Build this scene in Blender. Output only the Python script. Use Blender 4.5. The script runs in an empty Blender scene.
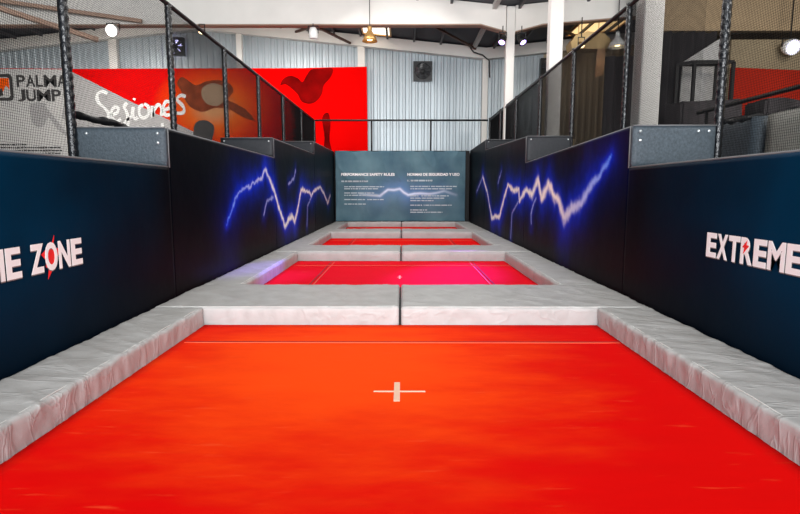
import bpy, bmesh, math, random
import numpy as np
from mathutils import Vector, Matrix, noise
random.seed(7)
S = bpy.context.scene
COL = S.collection
PI = math.pi

# ------------------------------------------------------------------ colours and materials
def lin(c):
    out = []
    for v in c[:3]:
        v = v / 255.0
        out.append(v / 12.92 if v <= .04045 else ((v + .055) / 1.055) ** 2.4)
    return (out[0], out[1], out[2], 1.0)

def new_mat(name):
    m = bpy.data.materials.new(name); m.use_nodes = True
    nt = m.node_tree
    return m, nt, nt.nodes['Principled BSDF']

def mat(name, rgb, rough=.6, metal=0., spec=.5, var=.0, vscale=6., bump=.0, bscale=40., emit=None, estr=0., stretch=(1, 1, 1), rgb2=None, coat=0.):
    m, nt, b = new_mat(name)
    N, L = nt.nodes, nt.links
    c = lin(rgb)
    b.inputs['Base Color'].default_value = c
    b.inputs['Roughness'].default_value = rough
    b.inputs['Metallic'].default_value = metal
    b.inputs['Specular IOR Level'].default_value = spec
    b.inputs['Coat Weight'].default_value = coat
    if var or bump:
        tc = N.new('ShaderNodeTexCoord'); mp = N.new('ShaderNodeMapping'); mp.inputs['Scale'].default_value = stretch
        L.new(tc.outputs['Object'], mp.inputs['Vector'])
    if var:
        n = N.new('ShaderNodeTexNoise'); n.inputs['Scale'].default_value = vscale; n.inputs['Detail'].default_value = 5
        L.new(mp.outputs[0], n.inputs['Vector'])
        r = N.new('ShaderNodeValToRGB'); r.color_ramp.elements[0].position = .3; r.color_ramp.elements[1].position = .7
        c2 = lin(rgb2) if rgb2 else tuple(min(1, v * (1 + var)) for v in c[:3]) + (1,)
        c1 = c if rgb2 else tuple(v * (1 - var) for v in c[:3]) + (1,)
        r.color_ramp.elements[0].color = c1; r.color_ramp.elements[1].color = c2
        L.new(n.outputs['Fac'], r.inputs[0]); L.new(r.outputs[0], b.inputs['Base Color'])
    if bump:
        n = N.new('ShaderNodeTexNoise'); n.inputs['Scale'].default_value = bscale; n.inputs['Detail'].default_value = 4
        L.new(mp.outputs[0], n.inputs['Vector'])
        bp = N.new('ShaderNodeBump'); bp.inputs['Strength'].default_value = bump; bp.inputs['Distance'].default_value = .02
        L.new(n.outputs['Fac'], bp.inputs['Height']); L.new(bp.outputs[0], b.inputs['Normal'])
    if emit:
        b.inputs['Emission Color'].default_value = lin(emit); b.inputs['Emission Strength'].default_value = estr
    return m

def print_mat(name, rough, bump=.15, spec=.5):
    m, nt, b = new_mat(name); N, L = nt.nodes, nt.links
    a = N.new('ShaderNodeAttribute'); a.attribute_name = 'Print'
    L.new(a.outputs['Color'], b.inputs['Base Color'])
    b.inputs['Roughness'].default_value = rough; b.inputs['Specular IOR Level'].default_value = spec
    b.inputs['IOR'].default_value = 1.2
    tc = N.new('ShaderNodeTexCoord'); n = N.new('ShaderNodeTexNoise'); n.inputs['Scale'].default_value = 3.; n.inputs['Detail'].default_value = 3
    L.new(tc.outputs['Object'], n.inputs['Vector'])
    bp = N.new('ShaderNodeBump'); bp.inputs['Strength'].default_value = bump; bp.inputs['Distance'].default_value = .05
    L.new(n.outputs['Fac'], bp.inputs['Height']); L.new(bp.outputs[0], b.inputs['Normal'])
    return m

def pad_mat():
    m, nt, b = new_mat('grey_vinyl'); N, L = nt.nodes, nt.links
    tc = N.new('ShaderNodeTexCoord')
    n1 = N.new('ShaderNodeTexNoise'); n1.inputs['Scale'].default_value = 5; n1.inputs['Detail'].default_value = 6
    L.new(tc.outputs['Object'], n1.inputs['Vector'])
    r1 = N.new('ShaderNodeValToRGB'); r1.color_ramp.elements[0].position = .25; r1.color_ramp.elements[1].position = .75
    r1.color_ramp.elements[0].color = lin((160, 158, 155)); r1.color_ramp.elements[1].color = lin((180, 179, 177))
    L.new(n1.outputs['Fac'], r1.inputs[0])
    n2 = N.new('ShaderNodeTexNoise'); n2.inputs['Scale'].default_value = 2.2; n2.inputs['Detail'].default_value = 8; n2.inputs['Roughness'].default_value = .7
    L.new(tc.outputs['Object'], n2.inputs['Vector'])
    r2 = N.new('ShaderNodeValToRGB'); r2.color_ramp.elements[0].position = .62; r2.color_ramp.elements[1].position = .72
    mx = N.new('ShaderNodeMix'); mx.data_type = 'RGBA'
    ml = N.new('ShaderNodeMath'); ml.operation = 'MULTIPLY'; ml.inputs[1].default_value = .35
    L.new(n2.outputs['Fac'], r2.inputs[0]); L.new(r2.outputs[0], ml.inputs[0]); L.new(ml.outputs[0], mx.inputs['Factor'])
    L.new(r1.outputs[0], mx.inputs['A']); mx.inputs['B'].default_value = lin((134, 126, 118))
    L.new(mx.outputs['Result'], b.inputs['Base Color'])
    b.inputs['Roughness'].default_value = .5; b.inputs['Specular IOR Level'].default_value = .35
    n3 = N.new('ShaderNodeTexNoise'); n3.inputs['Scale'].default_value = 9; n3.inputs['Detail'].default_value = 4
    n4 = N.new('ShaderNodeTexNoise'); n4.inputs['Scale'].default_value = 300
    L.new(tc.outputs['Object'], n3.inputs['Vector']); L.new(tc.outputs['Object'], n4.inputs['Vector'])
    ad = N.new('ShaderNodeMath'); ad.operation = 'MULTIPLY_ADD'; ad.inputs[1].default_value = .06
    L.new(n4.outputs['Fac'], ad.inputs[0]); L.new(n3.outputs['Fac'], ad.inputs[2])
    # sharp creases in the stretched vinyl
    mp = N.new('ShaderNodeMapping'); mp.inputs['Rotation'].default_value = (0, 0, .35); mp.inputs['Scale'].default_value = (1.1, 3.2, 1.4); L.new(tc.outputs['Object'], mp.inputs[0])
    n5 = N.new('ShaderNodeTexNoise'); n5.inputs['Scale'].default_value = 2.2; n5.inputs['Detail'].default_value = 3; n5.inputs['Distortion'].default_value = .6; L.new(mp.outputs[0], n5.inputs['Vector'])
    s5 = N.new('ShaderNodeMath'); s5.operation = 'SUBTRACT'; s5.inputs[1].default_value = .5; L.new(n5.outputs['Fac'], s5.inputs[0])
    a5 = N.new('ShaderNodeMath'); a5.operation = 'ABSOLUTE'; L.new(s5.outputs[0], a5.inputs[0])
    r5 = N.new('ShaderNodeMapRange'); r5.inputs['From Min'].default_value = 0; r5.inputs['From Max'].default_value = .05; r5.inputs['To Min'].default_value = .55; r5.inputs['To Max'].default_value = 0; r5.interpolation_type = 'SMOOTHSTEP'; L.new(a5.outputs[0], r5.inputs['Value'])
    ad2 = N.new('ShaderNodeMath'); ad2.operation = 'ADD'; L.new(ad.outputs[0], ad2.inputs[0]); L.new(r5.outputs[0], ad2.inputs[1])
    bp = N.new('ShaderNodeBump'); bp.inputs['Strength'].default_value = .2; bp.inputs['Distance'].default_value = .03
    L.new(ad2.outputs[0], bp.inputs['Height']); L.new(bp.outputs[0], b.inputs['Normal'])
    return m

def bed_mat(name, col, lit_col, cx=0, cy=0, amount=.8, radius=2.4):
    """woven jump bed: dyed fabric, with a pool of light painted as a lighter centre"""
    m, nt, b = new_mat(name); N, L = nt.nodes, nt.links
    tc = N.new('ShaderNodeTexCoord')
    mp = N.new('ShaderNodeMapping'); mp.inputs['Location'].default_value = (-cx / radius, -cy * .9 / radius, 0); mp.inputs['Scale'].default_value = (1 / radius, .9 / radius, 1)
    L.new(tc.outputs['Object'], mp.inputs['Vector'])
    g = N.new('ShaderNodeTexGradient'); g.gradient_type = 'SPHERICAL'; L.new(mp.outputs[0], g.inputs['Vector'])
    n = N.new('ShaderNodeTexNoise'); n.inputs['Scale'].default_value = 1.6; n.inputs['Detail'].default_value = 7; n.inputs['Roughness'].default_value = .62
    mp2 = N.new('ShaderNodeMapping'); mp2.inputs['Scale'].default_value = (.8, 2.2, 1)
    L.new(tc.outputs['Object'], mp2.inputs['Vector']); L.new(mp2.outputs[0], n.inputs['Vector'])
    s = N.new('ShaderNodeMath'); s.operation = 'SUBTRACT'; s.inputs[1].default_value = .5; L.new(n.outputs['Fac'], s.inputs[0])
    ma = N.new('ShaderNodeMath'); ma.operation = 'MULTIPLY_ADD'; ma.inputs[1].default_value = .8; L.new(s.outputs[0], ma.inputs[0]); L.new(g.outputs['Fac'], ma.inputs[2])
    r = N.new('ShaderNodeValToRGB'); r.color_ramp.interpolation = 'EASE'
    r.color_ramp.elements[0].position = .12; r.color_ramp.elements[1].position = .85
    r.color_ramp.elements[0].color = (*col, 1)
    r.color_ramp.elements[1].color = (*[a + (w - a) * amount for a, w in zip(col, lit_col)], 1)
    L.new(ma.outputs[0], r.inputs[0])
    # fine scuffs running across the bed
    n5 = N.new('ShaderNodeTexNoise'); n5.inputs['Scale'].default_value = 3.; n5.inputs['Detail'].default_value = 6
    mp5 = N.new('ShaderNodeMapping'); mp5.inputs['Scale'].default_value = (1., 7., 1); L.new(tc.outputs['Object'], mp5.inputs['Vector']); L.new(mp5.outputs[0], n5.inputs['Vector'])
    r5 = N.new('ShaderNodeValToRGB'); r5.color_ramp.elements[0].position = .63; r5.color_ramp.elements[1].position = .78
    L.new(n5.outputs['Fac'], r5.inputs[0])
    m5 = N.new('ShaderNodeMath'); m5.operation = 'MULTIPLY'; m5.inputs[1].default_value = .5; L.new(r5.outputs[0], m5.inputs[0])
    mx = N.new('ShaderNodeMix'); mx.data_type = 'RGBA'; L.new(m5.outputs[0], mx.inputs['Factor']); L.new(r.outputs[0], mx.inputs['A'])
    mx.inputs['B'].default_value = (.95, .11, .03, 1)
    L.new(mx.outputs['Result'], b.inputs['Base Color'])
    b.inputs['Roughness'].default_value = .8; b.inputs['Specular IOR Level'].default_value = .03
    n3 = N.new('ShaderNodeTexNoise'); n3.inputs['Scale'].default_value = 2.5; n3.inputs['Detail'].default_value = 5; L.new(mp2.outputs[0], n3.inputs['Vector'])
    bp = N.new('ShaderNodeBump'); bp.inputs['Strength'].default_value = .12; bp.inputs['Distance'].default_value = .03
    L.new(n3.outputs['Fac'], bp.inputs['Height']); L.new(bp.outputs[0], b.inputs['Normal'])
    return m

M = {}
M['pad'] = pad_mat()
M['seam'] = mat('light_seam', (206, 205, 200), .6)
M['wallprint'] = print_mat('printed_wall_vinyl', .42, .1, .12)
M['banprint'] = print_mat('printed_tarpaulin', .55, .7, .3)
M['piping'] = mat('grey_piping', (98, 99, 101), .5)
M['white_ink'] = mat('white_print', (242, 242, 241), .6)
M['ink_side'] = mat('grey_print', (120, 112, 108), .7)
M['red_ink'] = mat('red_print', (230, 20, 18), .6)
M['dark_ink'] = mat('charcoal_print', (62, 60, 60), .7, var=.2, vscale=3)
M['soft_ink'] = mat('pale_blue_print', (176, 190, 196), .6)
M['riser_grey'] = mat('speckled_grey_vinyl', (62, 71, 78), .55, spec=.3, var=.28, vscale=45, bump=.3, bscale=60)
M['riser_dark'] = mat('dark_grey_vinyl', (38, 40, 45), .5, spec=.3, var=.15, vscale=30, bump=.2)
M['black_vinyl'] = mat('black_vinyl', (12, 13, 16), .5, spec=.2, bump=.4, bscale=25)
M['net'] = mat('black_net_cord', (16, 16, 18), .9, spec=.1)
M['post'] = mat('black_wrapped_post', (9, 12, 18), .25, spec=.6, bump=.3, bscale=60)
M['black_metal'] = mat('black_painted_steel', (10, 10, 12), .45)
M['bolt'] = mat('bolt_steel', (200, 205, 208), .3, metal=.8)
M['cream_steel'] = mat('white_painted_steel', (226, 223, 218), .55, var=.04, vscale=1.5, bump=.05)
M['steel_edge'] = mat('brown_flange_paint', (150, 122, 104), .6)
M['metal'] = mat('corrugated_sheet', (176, 186, 192), .42, metal=.3, var=.06, vscale=1.2, stretch=(1, 1, .15))
M['metal_cream'] = mat('cream_corrugated_sheet', (176, 160, 134), .5, metal=.1, var=.12, vscale=1.2, stretch=(1, 1, .15))
M['roof'] = mat('dark_roof_sheet', (62, 66, 74), .7, var=.15, vscale=.5)
M['purlin'] = mat('grey_purlin', (70, 72, 76), .6)
M['purlin_w'] = mat('white_purlin', (190, 192, 190), .6)
M['brace'] = mat('brown_red_brace', (86, 62, 52), .6)
M['brace_tan'] = mat('tan_brace', (170, 140, 122), .6)
M['floor'] = mat('dark_floor', (46, 46, 50), .7, var=.2)
M['deck'] = mat('dark_deck_mat', (34, 35, 40), .7, var=.2)
M['redban'] = mat('red_tarpaulin', (222, 0, 0), .8, spec=.03, bump=.1, bscale=1.5)
M['whiteban'] = mat('pale_grey_print', (206, 204, 202), .6, var=.04, vscale=.5)
M['greyban'] = mat('mid_grey_print', (172, 170, 170), .6, var=.06, vscale=.7)
M['orange'] = mat('orange_print', (255, 96, 10), .8, spec=.05)
M['shade_red'] = mat('dark_red_figure_print', (112, 2, 2), .8, spec=.03, var=.5, vscale=1.5)
M['skin_print'] = mat('brown_figure_print', (140, 66, 38), .8, spec=.05, var=.35, vscale=2.5)
M['grey_fig'] = mat('grey_figure_print', (166, 140, 116), .8, spec=.05, var=.2, vscale=1.5)
M['lamp_white'] = mat('lamp_white_enamel', (236, 236, 234), .4)
M['lamp_brass'] = mat('lamp_warm_enamel', (196, 150, 90), .35, metal=.5)
M['fan_dark'] = mat('fan_black', (26, 26, 28), .4)
M['fan_blade'] = mat('fan_blade_grey', (96, 98, 102), .35, metal=.6)
M['glow_w'] = mat('lit_glass', (255, 255, 255), .5, emit=(255, 250, 240), estr=25)
M['glow_warm'] = mat('warm_lit_glass', (255, 230, 180), .5, emit=(255, 226, 170), estr=8)
M['glow_violet'] = mat('violet_lit_glass', (200, 180, 255), .5, emit=(190, 160, 255), estr=7)
M['glow_violet2'] = mat('pale_violet_lit_panel', (220, 210, 255), .5, emit=(205, 200, 255), estr=3)
M['skylight'] = mat('skylight_sheet', (255, 250, 235), .5, emit=(255, 246, 226), estr=1.6)
M['skylight_warm'] = mat('amber_skylight_sheet', (255, 220, 160), .5, emit=(255, 214, 150), estr=1.1)
M['cream_duct'] = mat('amber_duct', (226, 190, 130), .5)
M['tan'] = mat('tan_cloth', (196, 150, 110), .8)
M['soffit'] = mat('tan_soffit_sheet', (168, 144, 112), .7, var=.12, vscale=1.2)
M['partition'] = mat('tan_partition_board', (140, 124, 98), .7, var=.15, vscale=1)
M['curtain'] = mat('dark_grey_curtain', (48, 44, 46), .85, var=.5, vscale=1.2, stretch=(4, 4, .6))
M['palepanel'] = mat('pale_panel', (176, 174, 172), .6)
M['signred'] = mat('brick_red_banner', (160, 34, 14), .8, spec=.1, var=.12, vscale=1)
M['beige_vinyl'] = mat('beige_grey_vinyl', (150, 148, 140), .6, bump=.2)
M['bedA'] = bed_mat('bed_red_orange', (.74, .0015, .001), (.98, .066, .003), cx=-.4, cy=.5, amount=1., radius=2.15)  # orange centre is light on the nearest bed, painted into its colour
M['bedC'] = bed_mat('bed_red_pink', (.78, .002, .012), (.86, .008, .03), amount=.5)
M['bedB'] = bed_mat('bed_red', (.78, .002, .003), (.86, .012, .006), amount=.5)
M['stitch'] = mat('stitch_thread', (240, 110, 70), .7)
M['stitch_side'] = mat('side_seam_thread', (226, 70, 52), .7)
M['stitch_dark'] = mat('dark_stitch', (150, 12, 8), .8)
M['mark'] = mat('cross_tape', (236, 190, 160), .7)

# ------------------------------------------------------------------ helpers
def link(name, me, m, parent=None, smooth=False):
    o = bpy.data.objects.new(name, me); COL.objects.link(o)
    if m is not None: me.materials.append(M[m] if isinstance(m, str) else m)
    if smooth:
        for p in me.polygons: p.use_smooth = True
    if parent is not None:
        o.parent = parent
        o.matrix_parent_inverse = parent.matrix_basis.inverted()
    return o
def finish(name, bm, m, parent=None, smooth=False):
    me = bpy.data.meshes.new(name); bm.to_mesh(me); bm.free()
    return link(name, me, m, parent, smooth)
def tag(o, label, cat, group=None):
    o['label'] = label; o['category'] = cat
    if group: o['group'] = group
    return o
def thing(name, label, cat, loc=(0, 0, 0), group=None):
    o = bpy.data.objects.new(name, None); COL.objects.link(o); o.location = loc; o.empty_display_size = .2
    return tag(o, label, cat, group)
def struct(o):
    o['kind'] = 'structure'; return o
def box(bm, x0, x1, y0, y1, z0, z1, mtx=None):
    c = Vector(((x0 + x1) / 2, (y0 + y1) / 2, (z0 + z1) / 2))
    r = bmesh.ops.create_cube(bm, size=1)
    for v in r['verts']:
        v.co = Vector((v.co.x * abs(x1 - x0), v.co.y * abs(y1 - y0), v.co.z * abs(z1 - z0))) + c
        if mtx: v.co = mtx @ v.co
def bar(bm, a, b, w, h=None):
    a, b = Vector(a), Vector(b); d = b - a; L = d.length; h = h or w
    q = d.to_track_quat('Y', 'Z').to_matrix().to_4x4()
    box(bm, -w / 2, w / 2, 0, L, -h / 2, h / 2, Matrix.Translation(a) @ q)
def tube(bm, pts, r, n=10):
    """round tube along points, r a number or a list"""
    pts = [Vector(p) for p in pts]; rings = []
    up = Vector((0, 0, 1))
    for i, p in enumerate(pts):
        d = (pts[min(i + 1, len(pts) - 1)] - pts[max(i - 1, 0)]).normalized()
        u = d.cross(up if abs(d.z) < .9 else Vector((1, 0, 0))).normalized(); v = d.cross(u)
        rr = r[i] if isinstance(r, (list, tuple)) else r
        rings.append([bm.verts.new(p + (u * math.cos(2 * PI * k / n) + v * math.sin(2 * PI * k / n)) * rr) for k in range(n)])
    for a, b in zip(rings, rings[1:]):
        for k in range(n): bm.faces.new((a[k], a[(k + 1) % n], b[(k + 1) % n], b[k]))
    bm.faces.new(rings[0][::-1]); bm.faces.new(rings[-1])
def lathe(bm, prof, c, n=24, mtx=None):
    rings = []
    for r, z in prof:
        rings.append([bm.verts.new((mtx or Matrix.Translation(c)) @ Vector((r * math.cos(2 * PI * k / n), r * math.sin(2 * PI * k / n), z))) for k in range(n)])
    for a, b in zip(rings, rings[1:]):
        for k in range(n): bm.faces.new((a[k], a[(k + 1) % n], b[(k + 1) % n], b[k]))
def prism(bm, pts, fn, depth):
    """pts: 2-D outline; fn(u, v, d) -> 3-D"""
    a = [bm.verts.new(fn(u, v, 0)) for u, v in pts]; b = [bm.verts.new(fn(u, v, depth)) for u, v in pts]
    bm.faces.new(a); bm.faces.new(b[::-1])
    for i in range(len(pts)):
        j = (i + 1) % len(pts); bm.faces.new((a[j], a[i], b[i], b[j]))
def normals(bm): bmesh.ops.recalc_face_normals(bm, faces=bm.faces)

def round_box(x0, x1, y0, y1, z0, z1, r, step, disp=None):
    """soft upholstered block: gridded box with rounded edges, then wrinkled"""
    dims = (x1 - x0, y1 - y0, z1 - z0); n = [max(3, int(round(d / step))) for d in dims]
    n[2] = max(5, n[2])
    bm = bmesh.new(); vd = {}
    def V(i, j, k):
        key = (i, j, k)
        if key not in vd:
            p = Vector((x0 + dims[0] * i / n[0], y0 + dims[1] * j / n[1], z0 + dims[2] * k / n[2]))
            q = Vector((min(max(p.x, x0 + r), x1 - r), min(max(p.y, y0 + r), y1 - r), min(max(p.z, z0 + r), z1 - r)))
            d = p - q; nn = Vector((0, 0, 0))
            if d.length > 1e-6:
                nn = d.normalized(); p = q + nn * r
            if disp: p = p + disp(p, nn)
            vd[key] = bm.verts.new(p)
        return vd[key]
    for k in (0, n[2]):
        for i in range(n[0]):
            for j in range(n[1]): bm.faces.new((V(i, j, k), V(i + 1, j, k), V(i + 1, j + 1, k), V(i, j + 1, k)))
    for k in range(n[2]):
        for i in range(n[0]):
            for j in (0, n[1]): bm.faces.new((V(i, j, k), V(i + 1, j, k), V(i + 1, j, k + 1), V(i, j, k + 1)))
        for j in range(n[1]):
            for i in (0, n[0]): bm.faces.new((V(i, j, k), V(i, j + 1, k), V(i, j + 1, k + 1), V(i, j, k + 1)))
    normals(bm)
    return bm

def glyph(ch, bold=0.):
    cu = bpy.data.curves.new('glyph', 'FONT'); cu.body = ch; cu.size = 1; cu.offset = bold; cu.resolution_u = 4
    o = bpy.data.objects.new('glyph', cu); COL.objects.link(o)
    dg = bpy.context.evaluated_depsgraph_get(); dg.update()
    me = bpy.data.meshes.new_from_object(o.evaluated_get(dg))
    bpy.data.objects.remove(o); bpy.data.curves.remove(cu)
    return me
def text_piece(name, text, u0, u1, v0, v1, fn, m, parent, bold=0., depth=.004, slant=0.):
    """lettering scaled to the rectangle u0..u1, v0..v1 of a surface given by fn(u, v, d)"""
    me = glyph(text, bold)
    xs = [v.co.x for v in me.vertices]; ys = [v.co.y for v in me.vertices]
    a, b, c, d = min(xs), max(xs), min(ys), max(ys)
    bm = bmesh.new(); bm.from_mesh(me); bpy.data.meshes.remove(me)
    for f in bm.faces: f.smooth = False
    ext = bmesh.ops.extrude_face_region(bm, geom=bm.faces[:])
    top = {g for g in ext['geom'] if isinstance(g, bmesh.types.BMVert)}
    for v in bm.verts:
        s = (v.co.x - a) / (b - a); t = (v.co.y - c) / (d - c)
        v.co = fn(u0 + (u1 - u0) * s + slant * t, v0 + (v1 - v0) * t, depth if v in top else 0)
    normals(bm)
    return finish(name, bm, m, parent)

# ------------------------------------------------------------------ camera
cam = bpy.data.cameras.new('camera'); co = bpy.data.objects.new('camera', cam); COL.objects.link(co)
cam.lens = 24; cam.sensor_width = 36; cam.clip_start = .05; cam.clip_end = 200
co.location = (0, 0, 1.2); co.rotation_euler = (PI / 2 - math.atan(67 / 533.33), 0, math.atan(2 / 533.33))
S.camera = co

# ------------------------------------------------------------------ the hall
WX0, WX1, YB = -18.1, 13.7, 20.8
def roof_z(x): # two gables meeting in a valley over the right-hand columns
    t = abs(((x - 3.1 + 10.6) % 21.2) - 10.6)
    return 6.47 + .1 * t
bm = bmesh.new(); box(bm, WX0, WX1, -3, YB + .3, -.30, -.06); struct(finish('floor', bm, 'floor'))
bm = bmesh.new()
xs = [WX0, -7.5, 3.1, WX1]
for a, b in zip(xs, xs[1:]):
    pts = [(a, roof_z(a)), (b, roof_z(b)), (b, roof_z(b) + .12), (a, roof_z(a) + .12)]
    prism(bm, pts, lambda u, v, d: (u, -3 + d, v), YB + 3.3)
bmesh.ops.remove_doubles(bm, verts=bm.verts, dist=1e-4); normals(bm)
struct(finish('ceiling', bm, 'roof'))
def corrugated(name, x0, x1, m, y=YB):
    bm = bmesh.new(); per = .24; prof = [(0, 0), (.11, 0), (.145, -.04), (.205, -.04)]
    x = x0; cols = []
    while x < x1:
        for dx, dy in prof:
            if x + dx <= x1: cols.append((x + dx, dy))
        x += per
    cols.append((x1, 0)); prev = None
    for cx, dy in cols:
        zt = roof_z(cx)
        cur = (bm.verts.new((cx, y + dy, -.06)), bm.verts.new((cx, y + dy, zt)), bm.verts.new((cx, y + .1, -.06)), bm.verts.new((cx, y + .1, zt)))
        if prev:
            bm.faces.new((prev[0], cur[0], cur[1], prev[1])); bm.faces.new((cur[2], prev[2], prev[3], cur[3]))
            bm.faces.new((prev[1], cur[1], cur[3], prev[3])); bm.faces.new((cur[0], prev[0], prev[2], cur[2]))
        prev = cur
    normals(bm)
    return struct(finish(name, bm, m))
corrugated('wall_back', WX0, 5.3, 'metal')
corrugated('wall_back_right', 5.3, WX1, 'metal_cream')
for nm, x in (('wall_left', WX0 - .2), ('wall_right', WX1)):
    bm = bmesh.new(); box(bm, x, x + .2, -3, YB + .3, -.06, roof_z(x + .1) + .1); struct(finish(nm, bm, 'metal_cream'))

# roof steel
def poly_beam(name, pts, y0, y1, m, label, cat='beam', edge=None):
    t = thing(name, label, cat, (pts[0][0], y0, pts[0][1]))
    bm = bmesh.new(); prism(bm, pts, lambda u, v, d: (u, y0 + d, v), y1 - y0); normals(bm); finish('web', bm, m, t)
    if edge:
        bm = bmesh.new()
        for a, b in zip(edge, edge[1:]):
            prism(bm, [(a[0], a[1] - .035), (b[0], b[1] - .035), b, a], lambda u, v, d: (u, y0 - .07 + d, v), y1 - y0 + .14)
        bmesh.ops.remove_doubles(bm, verts=bm.verts, dist=1e-3); normals(bm); finish('bottom_flange', bm, 'steel_edge', t)
    return t
yb0, yb1 = 16.12, 16.24
low = [(-17.0, 5.72), (-16.2, 5.94), (2.26, 5.94), (3.0, 5.74)]
poly_beam('roof_beam', [(-18.0, 5.72)] + low + [(3.0, roof_z(3.0) - .02), (-7.5, roof_z(-7.5) - .02), (-18.0, roof_z(-18.0) - .02)], yb0, yb1,
          'cream_steel', 'deep white roof beam spanning above the trampolines from the left to the thin column', edge=[(-18.0, 5.72)] + low)
low = [(3.27, 5.74), (4.05, 5.94), (13.5, 6.7)]
poly_beam('roof_beam', low + [(13.5, roof_z(13.5) - .02), (3.27, roof_z(3.27) - .02)], yb0, yb1,
          'cream_steel', 'white roof beam rising to the right from the thin column', edge=low)
for sx, lab in (((3.1, -7.5), 'white sloping rafter on the back wall falling towards the valley, above the square black fan'),
                ((-7.5, -18.0), 'white sloping rafter on the back wall falling to the far left'),
                ((3.1, 13.6), 'white sloping rafter on the back wall right of the valley, behind the tall columns')):
    a, b = sx; za, zb = roof_z(a) - .02, roof_z(b) - .02
    t = thing('rafter', lab, 'rafter', (a, 20.6, za - .4))
    bm = bmesh.new(); prism(bm, [(a, za - .42), (b, zb - .42), (b, zb - .04), (a, za - .04)], lambda u, v, d: (u, 20.50 + d, v), .2); normals(bm); finish('web', bm, 'cream_steel', t)
    bm = bmesh.new(); prism(bm, [(a, za - .44), (b, zb - .44), (b, zb - .42), (a, za - .42)], lambda u, v, d: (u, 20.46 + d, v), .26); normals(bm); finish('bottom_flange', bm, 'cream_steel', t)

# purlins run the length of the roof
i = 0
px = -17.2
pl = []
while px < 13.4:
    pl.append(px); px += .98
g = 'steel purlins under the roof'
for x in pl:
    z = roof_z(x)
    if abs(x - 2.4) < .5: continue
    bm = bmesh.new(); box(bm, x - .035, x + .035, 2.0, 20.48, z - .13, z - .01)
    tag(finish('purlin', bm, 'purlin'), 'thin grey steel purlin running lengthwise under the dark roof', 'purlin', g)
bm = bmesh.new(); box(bm, 2.6, 2.72, 2.0, 20.48, roof_z(2.66) - .16, roof_z(2.66) - .01)
tag(finish('purlin', bm, 'purlin_w'), 'white purlin under the dark roof just left of the thin column', 'purlin')
for a, b, m, w, lab in (
    ((-.35, 16.35, 6.6), (2.7, 20.4, 6.35), 'brace', .07, 'dark brown roof brace slanting down towards the valley'),
    ((-.35, 16.35, 6.6), (-3.9, 20.4, 6.95), 'brace', .07, 'dark brown roof brace slanting left behind the white beam'),
    ((-4.6, 16.4, 6.95), (-1.9, 20.4, 6.55), 'brace', .07, 'dark brown roof brace near the white cylinder spotlight'),
    ((3.5, 16.4, 6.4), (6.8, 20.4, 6.6), 'brace', .07, 'dark brown roof brace right of the thin column'),
    ((-12.0, 15.5, 6.52), (-7.45, 15.95, 5.99), 'brace_tan', .10, 'tan roof brace across the upper left, higher of the two'),
    ((-10.5, 13.5, 5.80), (-8.72, 15.9, 5.47), 'brace_tan', .12, 'tan roof brace in the upper left, lower one, ending beside the glaring floodlight')):
    bm = bmesh.new(); bar(bm, a, b, w); tag(finish('roof_brace', bm, m), lab, 'brace')

# columns
def column(x0, x1, y0, y1, zt, lab):
    t = thing('steel_column', lab, 'column', ((x0 + x1) / 2, (y0 + y1) / 2, -.06))
    bm = bmesh.new(); box(bm, x0, x1, y0, y1, -.06, zt); bmesh.ops.bevel(bm, geom=bm.edges[:], offset=.012, segments=2, affect='EDGES'); finish('shaft', bm, 'cream_steel', t)
    bm = bmesh.new(); box(bm, x0 - .02, x1 + .06, y0 - .06, y1 + .06, -.06, -.03); finish('base_plate', bm, 'cream_steel', t)
    return t
column(3.16, 3.42, 7.30, 7.58, 6.44, 'thick white column close behind the right-hand net fence')
column(3.16, 3.44, 11.9, 12.14, 6.44, 'tall white column in the middle of the right-hand row')
column(3.02, 3.26, 16.10, 16.34, 6.44, 'thin white column farthest along the right, carrying the roof beams')
for x, w, lab in ((3.10, .2, 'narrow white pilaster on the back wall right of the square black fan'),
                  (-1.52, .26, 'white pilaster on the back wall at the right end of the red banner'),
                  (-6.05, .2, 'narrow white pilaster on the back wall above the middle of the red banner'),
                  (-10.75, .3, 'cream pilaster on the back wall above the left of the red banner')):
    bm = bmesh.new(); box(bm, x - w / 2, x + w / 2, 20.56, 20.755, -.06, roof_z(x) - .4)
    tag(finish('pilaster', bm, 'cream_steel'), lab, 'pilaster')

# roof lights
def skylight(x0, x1, y0, y1, m, lab):
    t = thing('skylight', lab, 'skylight', (x0, y0, roof_z(x0)))
    def f(u, v, d): return (u, v, roof_z(u) - .02 - d)
    bm = bmesh.new(); prism(bm, [(x0, y0), (x1, y0), (x1, y1), (x0, y1)], f, .02); normals(bm); finish('sheet', bm, m, t)
    bm = bmesh.new()
    for a, b in (((x0, y0), (x1, y0)), ((x1, y0), (x1, y1)), ((x1, y1), (x0, y1)), ((x0, y1), (x0, y0))):
        bar(bm, f(a[0], a[1], .03), f(b[0], b[1], .03), .06)
    finish('frame', bm, 'lamp_brass', t)
skylight(-1.42, -.42, 17.9, 20.3, 'skylight', 'bright square skylight above the warm bell lamp')
skylight(5.9, 7.6, 17.2, 20.0, 'skylight_warm', 'amber skylight high on the right behind the net fence')

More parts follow.
